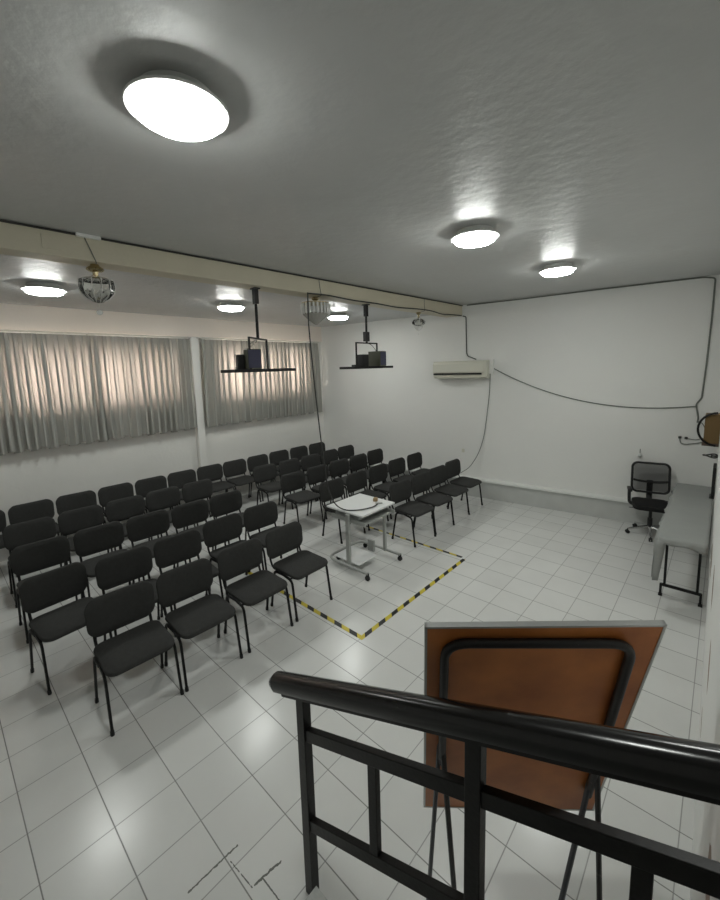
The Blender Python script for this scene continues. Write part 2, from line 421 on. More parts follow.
# ------------------------------------------------------------------ curtains
def curtain(name, label, y0, y1, x, seed, flare):
    rnd = random.Random(seed); bm = NB()
    L = y1-y0; step = .008; n = int(L/step); nz = 16; ztop, zbot = 3.09, 1.50
    ph = 0; phs = []; amps = []
    for i in range(n+1):
        if i % 11 == 0: f = rnd.uniform(34, 80); am = rnd.uniform(.028, .056)
        ph += f*step; phs.append(ph); amps.append(am)
    # smooth amplitude
    amps = [sum(amps[max(0, i-9):i+10])/len(amps[max(0, i-9):i+10]) for i in range(len(amps))]
    grid = []
    for j in range(nz+1):
        v = j/nz; row = []
        z = ztop+(zbot-ztop)*v
        for i in range(n+1):
            y = y0+step*i
            a = amps[i]*(.45+.75*min(1, v*5))
            wob = .35*math.sin(y*5+v*3+seed)*v
            dx = a*math.sin(phs[i]+wob)
            yy = y+(.035*v*flare*((y-y0)/L-.5)*2)+.62*a*math.sin(2*(phs[i]+wob))
            zz = z+(.018*math.sin(phs[i]*.5+1.3)+.012*math.sin(phs[i]*1.0))*(v**4) - .02*(1-v)**3*(0)
            row.append(bm.verts.new((x+dx, yy, zz)))
        grid.append(row)
    for j in range(nz):
        for i in range(n): bm.faces.new((grid[j][i], grid[j][i+1], grid[j+1][i+1], grid[j+1][i]))
    t = thing(name, label, 'curtain', (0, 0, 0))
    c = obj('curtain_panel', bm, M_curtain, t, smooth=False)
    for p in c.data.polygons: p.use_smooth = True
    bm = NB(); add_tube(bm, [(x-.005, y0-.06, 3.115), (x-.005, y1+.03, 3.115)], .011, 8)
    k = obj('curtain_rod', bm, M_curtrail, t, smooth=True)
    for yb in (y0+.05, y0+L*.36, y0+L*.7, y1-.03):
        bm = NB(); add_bbox(bm, (XW, yb-.008, 3.105), (x-.005, yb+.008, 3.13)); obj('rod_bracket', bm, M_curtrail, t)
    return t
curtain('curtain', 'wide pleated grey curtain left of the white pillar, glowing with daylight', -1.75, 3.31, XW+.135, 3, 0)
curtain('curtain', 'shorter pleated grey curtain between the white pillar and the room corner', 3.50, 6.32, XW+.135, 8, .8)

# ------------------------------------------------------------------ ceiling lamps
def lamp(x, y, z, r, label):
    t = thing('ceiling_lamp', label, 'ceiling light', (x, y, z), 0, 'round ceiling lights')
    bm = NB(); add_lathe(bm, [(0, 0), (r*.80, 0), (r*.86, -.030), (r*.80, -.045), (0, -.045)], (0, 0, 0), 48)
    obj('lamp_base', bm, M_white, t, smooth=True)
    bm = NB(); add_lathe(bm, [(r*.86, -.036), (r*1.03, -.042), (r*1.08, -.050), (r*1.07, -.060), (r*.93, -.062), (r*.86, -.050)], (0, 0, 0), 48)
    obj('lamp_rim', bm, M_white, t, smooth=True)
    bm = NB(); add_lathe(bm, [(r*.90, -.056), (r*.92, -.070), (r*.89, -.084), (r*.8, -.094), (r*.55, -.103), (0, -.108)], (0, 0, 0), 48)
    obj('lamp_diffuser', bm, M_lamp, t, smooth=True)
    return t
lamp(-1.70, .83, ZC, .180, 'big round white ceiling light closest to the viewer, glowing')
lamp(-1.62, 3.25, ZC, .180, 'round glowing ceiling light in the middle of the main ceiling')
lamp(-1.51, 5.09, ZC, .180, 'round glowing ceiling light nearest the cable along the back wall')
lamp(-5.49, 1.03, ZF, .185, 'round glowing ceiling light beyond the beam, beside the round glass chandelier')
lamp(-5.38, 3.18, ZF, .185, 'round glowing ceiling light beyond the beam, left of the first hanging pole')
lamp(-5.26, 5.25, ZF, .185, 'round glowing ceiling light partly behind the ringed crystal chandelier')

# ------------------------------------------------------------------ chandeliers under the beam
XB = -3.91; ZB = 3.405
t = thing('chandelier', 'small chandelier with a round clear glass bowl and hanging ball', 'chandelier', (XB, 1.09, ZB), 0, 'chandeliers under the beam')
bm = NB(); add_lathe(bm, [(0, 0), (.030, 0), (.034, -.012), (.060, -.03), (.066, -.042), (.050, -.054), (.022, -.062), (.020, -.085), (.034, -.095), (.034, -.105), (0, -.11)], (0, 0, 0), 24); obj('brass_mount', bm, M_brass, t, smooth=True)
bm = NB(); add_lathe(bm, [(.03, -.10), (.095, -.112), (.126, -.13), (.132, -.19), (.118, -.235), (.085, -.272), (.045, -.298), (.0, -.31)], (0, 0, 0), 12); g_ = obj('glass_bowl', bm, M_crystal, t)
for k in range(12):
    a = 2*PI*k/12
    bm = NB(); ca, sa = math.cos(a), math.sin(a)
    add_tube(bm, [(ca*r_, sa*r_, z_) for r_, z_ in ((.03, -.10), (.097, -.112), (.129, -.13), (.135, -.19), (.12, -.235), (.087, -.272), (.045, -.299))], .003, 6); obj('rib', bm, M_crystal2, g_, smooth=True)
for rr, zz, n in ((.075, -.225, 9), (.04, -.25, 6)):
    for k in range(n):
        a = 2*PI*k/n; bm = NB(); add_lathe(bm, [(0, .028), (.011, .006), (.013, -.005), (0, -.022)], (rr*math.cos(a), rr*math.sin(a), zz), 6); obj('crystal_drop', bm, M_crystal2, t)
bm = NB(); add_tube(bm, [(0, 0, -.31), (0, 0, -.36)], .002, 6); add_lathe(bm, [(0, .02), (.016, .018), (.025, 0), (.016, -.018), (0, -.025)], (0, 0, -.383), 10); obj('hanging_ball', bm, M_crystal2, t, smooth=True)

t = thing('chandelier', 'wide chandelier with a ring of crystal rods above a glass cone', 'chandelier', (XB, 3.50, ZB), 0, 'chandeliers under the beam')
bm = NB(); add_lathe(bm, [(0, 0), (.028, 0), (.05, -.02), (.045, -.035), (.02, -.045), (.02, -.075), (0, -.08)], (0, 0, 0), 20); obj('brass_mount', bm, M_brass, t, smooth=True)
bm = NB(); add_lathe(bm, [(.168, -.075), (.175, -.075), (.175, -.083), (.168, -.083)], (0, 0, 0), 32)
for k in range(4): a = PI*k/2; add_tube(bm, [(0, 0, -.07), (.17*math.cos(a), .17*math.sin(a), -.079)], .003, 5)
obj('top_ring', bm, M_brass, t)
for k in range(22):
    a = 2*PI*k/22; bm = NB(); add_lathe(bm, [(0, 0), (.012, -.006), (.012, -.125), (0, -.14)], (.172*math.cos(a), .172*math.sin(a), -.082), 6); obj('crystal_rod', bm, M_crystal2, t)
bm = NB(); add_lathe(bm, [(.160, -.205), (.165, -.215), (.120, -.26), (.06, -.31), (.02, -.34), (0, -.345)], (0, 0, 0), 18); obj('glass_cone', bm, mat('smoked_crystal', (.34, .33, .30), .22, spec=.9, bump=.8, bscale=60), t)

t = thing('chandelier', 'smallest clear glass chandelier, nearest the air conditioner', 'chandelier', (XB, 5.82, ZB), 0, 'chandeliers under the beam')
bm = NB(); add_lathe(bm, [(0, 0), (.03, 0), (.045, -.015), (.03, -.03), (.014, -.05), (.014, -.08), (.026, -.09), (0, -.1)], (0, 0, 0), 20); obj('brass_mount', bm, M_brass, t, smooth=True)
for k in range(8):
    a = 2*PI*k/8; ca, sa = math.cos(a), math.sin(a); bm = NB()
    add_tube(bm, [(ca*r_, sa*r_, z_) for r_, z_ in ((.02, -.09), (.08, -.12), (.115, -.155), (.11, -.195), (.07, -.22))], .004, 6); obj('glass_arm', bm, M_crystal2, t, smooth=True)
bm = NB(); add_lathe(bm, [(.02, -.10), (.08, -.125), (.112, -.16), (.105, -.20), (.06, -.222), (0, -.225)], (0, 0, 0), 16); obj('glass_bowl', bm, M_crystal, t)
bm = NB(); add_lathe(bm, [(0, -.225), (.065, -.235), (.07, -.25), (.04, -.29), (0, -.31)], (0, 0, 0), 12); obj('lower_cup', bm, M_crystal2, t)
bm = NB(); add_tube(bm, [(0, 0, -.31), (0, 0, -.345)], .002, 6); add_lathe(bm, [(0, .014), (.012, 0), (0, -.018)], (0, 0, -.36), 8); obj('hanging_ball', bm, M_crystal2, t)

# ------------------------------------------------------------------ hanging shelves with speakers
def hanging_shelf(label, y, zshelf, frame_rot, fw, L, adapter):
    t = thing('hanging_shelf', label, 'hanging shelf', (XB, y, ZB), 0, 'black shelves hung from the beam')
    zs = zshelf-ZB; zt = zs+.335
    bm = NB(); add_bbox(bm, (-.05, -.035, -.012), (.05, .035, 0)); obj('mount_plate', bm, M_black, t)
    bm = NB(); add_bar(bm, (0, 0, -.01), (.0, .0, -.17), .05, .05, (1, 0, 0)); obj('pole_sleeve', bm, M_black, t)
    bm = NB(); add_tube(bm, [(0, 0, -.1), (0, 0, zt)], .0165, 10); obj('pole', bm, M_black, t, smooth=True)
    c, s = math.cos(frame_rot), math.sin(frame_rot); h = fw/2
    bm = NB()
    for k in (-1, 1): add_bar(bm, (s*h*k, c*h*k, zs), (s*h*k, c*h*k, zt+.008), .018, .018, (1, 0, 0))
    add_bar(bm, (-s*h, -c*h, zt), (s*h, c*h, zt), .018, .018)
    obj('bracket', bm, M_black, t)
    bm = NB(); add_bbox(bm, (-.15, -L/2, zs-.034), (.15, L/2, zs)); obj('shelf_board', bm, M_black, t, bevel=.003)
    if adapter:
        bm = NB(); add_bbox(bm, (.02, -.10, zt+.02), (.075, -.015, zt+.155)); obj('junction_box', bm, M_blk, t, bevel=.004)
    return t
hanging_shelf('black hanging shelf in front of the curtain, its frame turned sideways', 2.62, 2.52, -.56, .46, .80, False)
hanging_shelf('black hanging shelf in front of the back wall, with a small junction box', 4.47, 2.52, 0, .46, .86, True)
def speaker(name, label, x, y, z, w, d, h, rz, body, front, g):
    t = thing(name, label, 'speaker', (x, y, z), rz, g)
    bm = NB(); add_bbox(bm, (-w/2, -d/2, 0), (w/2, d/2, h)); obj('cabinet', bm, body, t, bevel=.005)
    bm = NB(); add_bbox(bm, (w/2, -d/2+.008, .012), (w/2+.006, d/2-.008, h-.01)); obj('grille', bm, front, t, bevel=.002)
    for yy in (-d*.3, d*.3):
        bm = NB(); add_lathe(bm, [(0, 0), (.010, 0), (.012, .004), (0, .005)], (w/2-.03, yy, -.0), 10)
        bmesh.ops.transform(bm, matrix=Matrix.Translation((0, 0, 0)), verts=bm.verts); obj('foot', bm, M_white, t)
    return t
speaker('speaker', 'olive speaker with a dark blue front, on the shelf before the curtain', -3.84, 2.49, 2.52, .15, .15, .215, -.30, M_olive, M_blue, 'speakers on the hanging shelves')
speaker('speaker', 'small black box left of the olive speaker before the curtain', -3.96, 2.41, 2.52, .09, .08, .16, -.3, M_blk, M_blk, 'speakers on the hanging shelves')
speaker('speaker', 'cube speaker with olive side and blue-black front, on the shelf by the back wall', -3.85, 4.63, 2.52, .22, .15, .215, .05, M_olive, M_blue, 'speakers on the hanging shelves')
speaker('speaker', 'small black box beside the cube speaker, before the back wall', -3.90, 4.36, 2.52, .12, .13, .17, .05, M_blk, M_blk, 'speakers on the hanging shelves')
bm = NB(); add_bbox(bm, (-3.86, 4.08, 2.52), (-3.80, 4.16, 2.545)); tag(obj('small_adapter', bm, M_blk, bevel=.004), 'tiny black adapter on the near end of the shelf by the back wall', 'adapter')
bm = NB(); add_tube(bm, fillet([(-3.92, 4.48, 2.86), (-3.86, 4.52, 2.83), (-3.84, 4.58, 2.76), (-3.86, 4.62, 2.735)], .04), .004, 6); tag(obj('speaker_cable', bm, M_cable, smooth=True), 'short thin black cable from the pole down to the cube speaker', 'cable')
bm = NB()
add_tube(bm, [(-3.86+.045*math.cos(a), 2.52+.045*math.sin(a)*.9, 2.765+.035+.035*math.sin(a)) for a in [2*PI*k/20 for k in range(20)]], .004, 6)
tag(obj('cable_coil', bm, M_cable2, smooth=True), 'small pale cable coil lying on top of the olive speaker', 'cable')

# ------------------------------------------------------------------ air conditioner
ac_c = on_back(-3.675, 2.31, .002)
t = thing('air_conditioner', 'long cream wall-mounted air conditioner on the back wall', 'air conditioner', ac_c, WANG)
W_ = .515
bm = NB(); prof = [(0, -.06), (.13, -.06), (.185, -.03), (.205, .055), (.215, .10), (.215, .21), (.195, .25), (.16, .265), (0, .268)]
add_sweep_profile(bm, prof, (-W_, 0, 0), (W_, 0, 0), (0, -1, 0), (0, 0, 1)); obj('housing', bm, M_ac, t, smooth=True)
bm = NB(); add_bbox(bm, (-W_+.01, -.216, .012), (W_-.09, -.17, .042)); obj('air_slot', bm, M_dark, t)
bm = NB(); add_bar(bm, (-W_+.08, -.175, -.035), (W_-.12, -.175, -.035), .075, .008, (0, -.35, 1)); obj('louver', bm, M_ac, t)
bm = NB(); add_bbox(bm, (-W_+.0, -.222, .055), (W_-.05, -.213, .215)); obj('front_panel', bm, M_ac, t, bevel=.004)
bm = NB(); add_bbox(bm, (W_+.002, -.06, .02), (W_+.07, -.0, .28)); obj('side_duct', bm, M_wall, t)

# ------------------------------------------------------------------ cables
def cable(label, pts, r=.006, m=None, rad=.04, name='cable', cat='cable'):
    bm = NB(); add_tube(bm, fillet(pts, rad), r, 6); return tag(obj(name, bm, m or M_cable, smooth=True), label, cat)
O = .012
cable('grey-black cable along the top edge of the back wall, dropping near the right corner', [on_back(-3.6, 3.585, O), on_back(-2.6, 3.582, O), on_back(-1.5, 3.590, O), on_back(-.30, 3.588, O), on_back(-.185, 3.56, O), on_back(-.19, 3.0, O), on_back(-.205, 2.4, O), on_back(-.225, 1.95, O), on_back(-.28, 1.86, O), on_back(-.245, 1.66, O), on_back(-.25, 1.60, O)], .010, M_cable2, .03)
cable('dark cable down the wall from the beam to the air conditioner', [on_back(-3.68, 3.40, O), on_back(-3.62, 3.385, O), on_back(-3.604, 2.72, O), on_back(-3.58, 2.66, O), on_back(-3.42, 2.595, O)], .009)
pts = []
for k in range(15):
    u = k/14; x = -3.13+u*2.85; z = 2.44-.61*u-.42*4*u*(1-u)*.62; pts.append(on_back(x, z, .014))
cable('thin cable sagging across the back wall from the air conditioner', pts, .0075, M_cable2, .2)
cable('cable hanging from the air conditioner down to the last chair', [on_back(-3.15, 2.50, .05), on_back(-3.16, 2.1, O), on_back(-3.20, 1.66, O), on_back(-3.26, 1.15, O), on_back(-3.36, .82, .02), on_back(-3.50, .56, .1), on_back(-3.62, .475, .25)], .0065, M_cable2, .3)
pts = [(BX(3.25)+.01, 3.25, 3.40), (BX(3.55)+.01, 3.55, 3.415), (BX(4.0)+.01, 4.0, 3.395), (BX(4.5)+.01, 4.5, 3.40), (BX(5.0)+.01, 5.0, 3.385), (BX(5.5)+.01, 5.5, 3.41), (BX(5.9)+.01, 5.9, 3.415), (BX(6.25)+.01, 6.25, 3.375), (BX(6.6)+.01, 6.6, 3.40), (BX(6.9)+.01, 6.9, 3.405)]
cable('black cable running along the lower edge of the cream beam', pts, .009, rad=.15)
cable('dark cable along the top edge of the cream beam', [(BX(-1.5)+.01, -1.5, 3.588), (BX(.5)+.01, .5, 3.588), (BX(2.4)+.01, 2.4, 3.59), (BX(4.5)+.01, 4.5, 3.588), (BX(6.95)+.01, 6.95, 3.588)], .008)
bm = NB(); add_bbox(bm, (-3.82, .95, 3.575), (-3.780, 1.12, 3.60)); tag(obj('cable_cover', bm, M_white, bevel=.003), 'short white cable cover at the top of the beam above the round glass chandelier', 'cable cover')
cable('thin grey wire on the beam above the round glass chandelier', [(BX(1.01)+.006, 1.01, 3.58), (BX(1.05)+.006, 1.05, 3.47), (BX(1.075)+.006, 1.075, 3.40), (-3.85, 1.085, 3.398)], .004, M_cable2, .02)
cable('thin grey wire on the beam above the ringed crystal chandelier', [(BX(3.44)+.006, 3.44, 3.58), (BX(3.455)+.006, 3.455, 3.47), (BX(3.47)+.006, 3.47, 3.40), (-3.85, 3.49, 3.398)], .004, M_cable2, .02)
cable('thin grey wire on the beam above the smallest chandelier', [(BX(5.70)+.006, 5.70, 3.58), (BX(5.70)+.006, 5.70, 3.47), (BX(5.72)+.006, 5.72, 3.40), (-3.85, 5.8, 3.398)], .004, M_cable2, .02)
cable('long black cable hanging from the beam down onto the rolling table', [(BX(3.25)+.01, 3.25, 3.41), (-3.78, 3.26, 3.05), (-3.74, 3.28, 2.3), (-3.70, 3.32, 1.55), (-3.66, 3.36, 1.0), (-3.60, 3.375, .84), (-3.50, 3.37, .776), (-3.35, 3.36, .765), (-3.22, 3.47, .765), (-3.16, 3.66, .765), (-3.19, 3.78, .765)], .008, rad=.12)

# ------------------------------------------------------------------ stacking chairs (face +x)
def make_chair():
    t = thing('stacking_chair', 'x', 'chair')
    bm = NB()
    ol = [(.275+u, v) for u, v in rrect(.43, .475, .075, 6)]
    def f(u, v, w):
        q = (u-.06)/.43
        return V((u, v, .445+w+.012*math.cos(v*6.2)-.022*max(0, q-.72)*3.2+.008*(v/.24)**2))
    add_cushion(bm, ol, .042, f); obj('seat', bm, M_fabric, t, smooth=True)
    bm = NB(); ol = []
    # outline of the back: rounded, the lower edge bowing down
    for u, v in rrect(.495, .275, .075, 8):
        if v < 0: v -= .034*(1-(u/.25)**2)
        else: v += .020*(1-(u/.25)**2)
        ol.append((u*(1.0 if v > 0 else .985), v))
    def fb(u, v, w): return V((w-.008-.10*v+.55*u*u, u, .650+v))
    add_cushion(bm, ol, .036, fb); obj('backrest', bm, M_fabric, t, smooth=True)
    for s in (-1, 1):
        y = s*.241
        fr = fillet([(.470, y, .0), (.415, y*.98, .405), (.285, y*.97, .425)], .05)
        bm = NB(); add_tube(bm, fr, .0105, 8, 1.45, side=(1, 0, 0)); a = obj('leg', bm, M_chairleg, t, smooth=True)
        bm = NB(); add_tube(bm, [(.472, y, 0), (.466, y, .03)], .0135, 8, 1.4, side=(1, 0, 0)); obj('rubber_foot', bm, M_rubber, a)
        fr = fillet([(.055, y*1.0, .0), (.135, y*.98, .425), (.29, y*.97, .425)], .05)
        bm = NB(); add_tube(bm, fr, .0105, 8, 1.45, side=(1, 0, 0)); a = obj('leg', bm, M_chairleg, t, smooth=True)
        bm = NB(); add_tube(bm, [(.054, y, 0), (.060, y, .03)], .0135, 8, 1.4, side=(1, 0, 0)); obj('rubber_foot', bm, M_rubber, a)
        bm = NB(); add_tube(bm, fillet([(.24, s*.198, .412), (.055, s*.198, .415), (.015, s*.200, .50), (-.010, s*.195, .70)], .05), .009, 8, 1.3, side=(0, 1, 0)); obj('back_support', bm, M_chairleg, t, smooth=True)
    bm = NB()
    for x in (.16, .38): add_tube(bm, [(x, -.24, .412), (x, .24, .412)], .010, 8)
    obj('crossbar', bm, M_chairleg, t, smooth=True)
    return t

rows = [
 ('A', [(-3.472, .890), (-3.462, 1.405), (-3.468, 1.960), (-3.492, 2.515)]),
 ('B', [(-4.30, .61), (-4.20, 1.145), (-4.21, 1.665), (-4.29, 2.225), (-4.31, 2.765)]),
 ('C', [(-5.20, .665), (-5.19, 1.195), (-5.16, 1.712), (-5.14, 2.229), (-5.14, 2.746)]),
 ('D', [(-6.05, .70), (-6.08, 1.225), (-6.07, 1.742), (-6.09, 2.260), (-6.07, 2.777)]),
 ('E', [(-6.93, .33), (-6.94, .85), (-6.93, 1.366), (-6.93, 1.882), (-6.92, 2.398), (-6.93, 2.914), (-6.93, 3.43), (-6.92, 3.93), (-6.93, 4.455), (-6.94, 4.99), (-6.94, 5.53), (-6.93, 6.06)]),
 ('D2', [(-6.10, 4.055), (-6.08, 4.595), (-6.07, 5.125), (-6.10, 5.66), (-6.12, 6.19)]),
 ('C2', [(-5.24, 4.015), (-5.26, 4.585), (-5.28, 5.145), (-5.28, 5.68), (-5.32, 6.24)]),
 ('B2', [(-4.39, 4.095), (-4.40, 4.67), (-4.42, 5.255), (-4.44, 5.825), (-4.44, 6.40)]),
 ('A2', [(-3.50, 4.665), (-3.50, 5.215), (-3.52, 5.765), (-3.55, 6.315)]),
]
place = {
 'A': 'front row nearest the viewer', 'B': 'second row of the near block', 'C': 'third row of the near block', 'D': 'fourth row of the near block',
 'D2': 'fourth row of the far block', 'C2': 'third row of the far block', 'B2': 'second row of the far block', 'A2': 'front row by the air conditioner wall',
}
seq = {4: ['first from the left, at the open end', 'second from the left', 'third from the left', 'last at the aisle'],
       5: ['first from the left', 'second from the left', 'middle one', 'second from the aisle', 'last at the aisle']}
seqf = {4: ['first, behind the rolling table', 'second from the rolling table', 'second from the wall', 'last, by the hanging cable'],
        5: ['first at the aisle', 'second from the aisle', 'middle one', 'second from the back wall', 'last, by the back wall']}
seqE = ['cut by the picture edge', 'first whole one', 'second whole one', 'third whole one', 'fourth whole one', 'fifth whole one', 'sixth from the room corner',
        'fifth from the room corner', 'fourth from the room corner', 'third from the room corner', 'second from the room corner', 'last, in the room corner']
proto = make_chair(); first = True
rots = {('B', 0): .11, ('A', 0): -.03, ('A', 3): .02, ('A2', 0): -.06, ('A2', 1): -.07, ('A2', 2): -.05, ('A2', 3): -.03, ('B2', 0): -.04, ('C2', 0): -.04}
for key, lst in rows:
    for i, (x, y) in enumerate(lst):
        o = proto if first else copy_tree(proto); first = False
        o.location = (x, y, 0); o.rotation_euler = (0, 0, rots.get((key, i), random.uniform(-.025, .025)))
        if key == 'E':
            o['label'] = 'charcoal chair in the row under the curtains, '+seqE[i]
            o['group'] = 'charcoal chairs in the row under the curtains'
        else:
            far = key.endswith('2'); q = (seqf if far else seq)[len(lst)][i]
            o['label'] = 'charcoal chair, %s, %s' % (place[key], q)
            o['group'] = 'charcoal chairs in the far block' if far else 'charcoal chairs in the near block'

# ------------------------------------------------------------------ hazard tape on the floor
bm = NB(); h = .003; w = .045
for lo, hi in (((-2.375, 2.49, 0), (-2.33, 4.50, h)), ((-4.95, 2.49, 0), (-2.375, 2.535, h)), ((-4.8, 4.515, 0), (-2.40, 4.552, h))):
    vs = [bm.verts.new(p) for p in ((lo[0], lo[1], h), (hi[0], lo[1], h), (hi[0], hi[1], h), (lo[0], hi[1], h))]; bm.faces.new(vs)
    lowr = [bm.verts.new(p) for p in ((lo[0], lo[1], .0002), (hi[0], lo[1], .0002), (hi[0], hi[1], .0002), (lo[0], hi[1], .0002))]
    for k in range(4): bm.faces.new((lowr[k], lowr[(k+1) % 4], vs[(k+1) % 4], vs[k]))
tag(obj('hazard_tape', bm, M_tape), 'yellow and black striped tape marking a rectangle on the tiled floor', 'floor tape')

# ------------------------------------------------------------------ rolling table
t = thing('rolling_table', 'small white-topped rolling table with grey steel legs on casters', 'table', (-3.385, 3.67, 0))
bm = NB(); add_bbox(bm, (-.31, -.315, .732), (.31, .325, .755)); obj('tabletop', bm, M_top, t, bevel=.006)
bm = NB()
add_bbox(bm, (-.24, -.28, .615), (.29, .28, .628))
for y in (-.285, .285): add_bar(bm, (-.24, y, .64), (.33, y, .64), .02, .05)
obj('lower_tray', bm, M_grey, t)
bm = NB(); add_bbox(bm, (-.20, -.26, .66), (.20, .26, .732)); obj('apron', bm, M_under, t)
for y, xx in ((-.33, 0.08), (.27, .17)):
    bm = NB(); add_bar(bm, (xx, y, .07), (xx, y, .73), .055 if y < 0 else .04, .035, (0, 1, 0)); obj('leg', bm, M_grey, t, bevel=.004)
bm = NB(); add_bar(bm, (-.03, -.20, .10), (-.03, -.20, .73), .03, .03, (0, 1, 0)); obj('leg', bm, M_grey, t, bevel=.004)
bm = NB()
add_tube(bm, fillet([(.42, -.36, .085), (-.28, -.36, .085), (-.28, .28, .085), (.42, .28, .085)], .14, 8), .018, 10); obj('base_frame', bm, M_grey, t, smooth=True)
bm = NB(); add_bbox(bm, (-.22, -.30, .095), (.22, .05, .107)); obj('foot_shelf', bm, M_top, t, bevel=.003)
bm = NB(); add_bbox(bm, (-.02, .14, .07), (.08, .17, .22)); obj('power_box', bm, M_grey, t)
for x, y in ((.41, -.36), (.41, .28), (-.20, .29), (-.24, -.20)):
    bm = NB()
    add_tube(bm, [(x-.0, y-.014, .030), (x-.0, y+.014, .030)], .030, 14); c_ = obj('caster', bm, M_rubber, t, smooth=True)
    bm = NB(); add_bar(bm, (x, y, .03), (x, y, .085), .035, .02, (0, 1, 0)); obj('caster_fork', bm, M_black, c_)
bm = NB(); add_bbox(bm, (-.029, -.029, 0), (.029, .029, .05)); b_ = obj('wooden_block', bm, M_tan, None, bevel=.012, loc=(-3.30, 3.87, .755)); b_.rotation_euler = (0, 0, .5)
tag(b_, 'small tan wooden block on the white rolling table', 'block')
bm = NB(); add_bbox(bm, (-.045, -.014, 0), (.045, .014, .014)); b_ = obj('cable_plug', bm, M_grey, None, bevel=.004, loc=(-3.20, 3.82, .756)); b_.rotation_euler = (0, 0, .9)
tag(b_, 'small dark grey plug beside the tan block on the rolling table', 'plug')

# ------------------------------------------------------------------ folding table with cloth
TX0, TX1, TY0, TY1, TZ = -.385, -.014, 4.80, 7.14, .74
t = thing('folding_table', 'long narrow folding table with black steel legs against the side wall', 'table', ((TX0+TX1)/2, TY0, 0))
hw = (TX1-TX0)/2; LL = TY1-TY0
bm = NB(); add_bbox(bm, (-hw, 0, TZ-.03), (hw, LL, TZ)); obj('tabletop', bm, M_under, t)
for y in (.28, LL-.3):
    bm = NB()
    for s in (-1, 1): add_bar(bm, (s*hw*.72, y, TZ-.03), (s*hw*.72, y, .12), .022, .022, (0, 1, 0))
    add_bar(bm, (-hw*.9, y, .125), (hw*.9, y, .125), .025, .025)
    for s in (-1, 1):
        add_bar(bm, (s*hw*.88, y, .135), (s*hw*.88, y, 0.012), .022, .022, (0, 1, 0)); add_bbox(bm, (s*hw*.88-.017, y-.017, 0), (s*hw*.88+.017, y+.017, .022))
        add_bar(bm, (s*hw*.72, y, TZ-.16), (s*hw*.3, y+.0, TZ-.04), .012, .008, (0, 1, 0))
    obj('leg_frame', bm, M_black, t)
# cloth
bm = NB(); nx, ny = 14, 60; g_ = []
xs = [(-hw-.006)+(2*hw+.008)*i/nx for i in range(nx+1)]
def cz(x, y): return TZ+.004+.0025*math.sin(x*14+y*3)+.002*math.sin(y*7+x*5)
rowsv = []
for j in range(ny+1):
    y = -.008+(LL+.01)*j/ny
    row = []
    # left skirt
    drop = .035+.018*math.sin(j*.9)+.01*math.sin(j*2.3)
    if j < 5: drop = [.44, .43, .36, .20, .09][j]
    for q in (1, .75, .5, .25, .08):
        bulge = .012+.02*q+.012*math.sin(j*1.4+q*3)*q
        row.append(bm.verts.new((-hw-.006-bulge, y+(.012*q if j < 5 else 0), TZ+.002-drop*q)))
    for x in xs: row.append(bm.verts.new((x, y, cz(x, y))))
    rowsv.append(row)
for j in range(ny):
    for i in range(len(rowsv[0])-1): bm.faces.new((rowsv[j][i], rowsv[j][i+1], rowsv[j+1][i+1], rowsv[j+1][i]))
# near skirt
prev = rowsv[0]
skirt = [prev]
N = len(prev)
for q in (.3, .65, 1):
    r_ = []
    for i, v in enumerate(prev):
        u = max(0, (i-5))/(N-6)
        d = .045+.012*math.sin(i*.8+.5)+.018*u
        if i < 5:
            base = prev[i].co; r_.append(bm.verts.new((base.x+.02*q, base.y-.02*q, base.z-.01*q)))
        else: r_.append(bm.verts.new((v.co.x, -.012-.018*q-.01*q*math.sin(i*1.1), TZ+.004-d*q)))
    for i in range(5, N-1): bm.faces.new((skirt[-1][i], skirt[-1][i+1], r_[i+1], r_[i]))
    skirt.append(r_)
# the loose corner tail
tl = []
for q in range(7):
    k = q/6; wdt = .085*(1-k*.45)
    tl.append([bm.verts.new((-hw-.02-.01*k+wdt*a_, -.03-.012*math.sin(3*a_+k*2), TZ-.02-.43*k)) for a_ in (0, .33, .66, 1)])
for a_, b_ in zip(tl, tl[1:]):
    for i in range(3): bm.faces.new((a_[i], a_[i+1], b_[i+1], b_[i]))
bmesh.ops.delete(bm, geom=[v for v in bm.verts if not v.link_faces], context='VERTS')
c_ = obj('tablecloth', bm, M_cloth, None, smooth=False, loc=((TX0+TX1)/2, TY0, 0))
for p in c_.data.polygons: p.use_smooth = True
sm = c_.modifiers.new('thick', 'SOLIDIFY'); sm.thickness = .003; sm.offset = 0
tag(c_, 'plain grey cloth covering the folding table, hanging loose at its near corner', 'tablecloth')

# monitor at the wall end of the table
t = thing('monitor', 'black monitor seen edge-on at the wall end of the cloth-covered table', 'monitor', (-.022, 6.62, TZ+.009))
bm = NB(); add_bbox(bm, (-.015, -.16, .05), (.018, .16, .41)); obj('screen_body', bm, M_blk, t, bevel=.008)
bm = NB(); add_bbox(bm, (-.012, -.03, .01), (.008, .03, .12)); obj('stand', bm, M_blk, t)
bm = NB(); add_bbox(bm, (-.03, -.1, 0), (.018, .1, .012)); obj('stand_foot', bm, M_blk, t, bevel=.003)
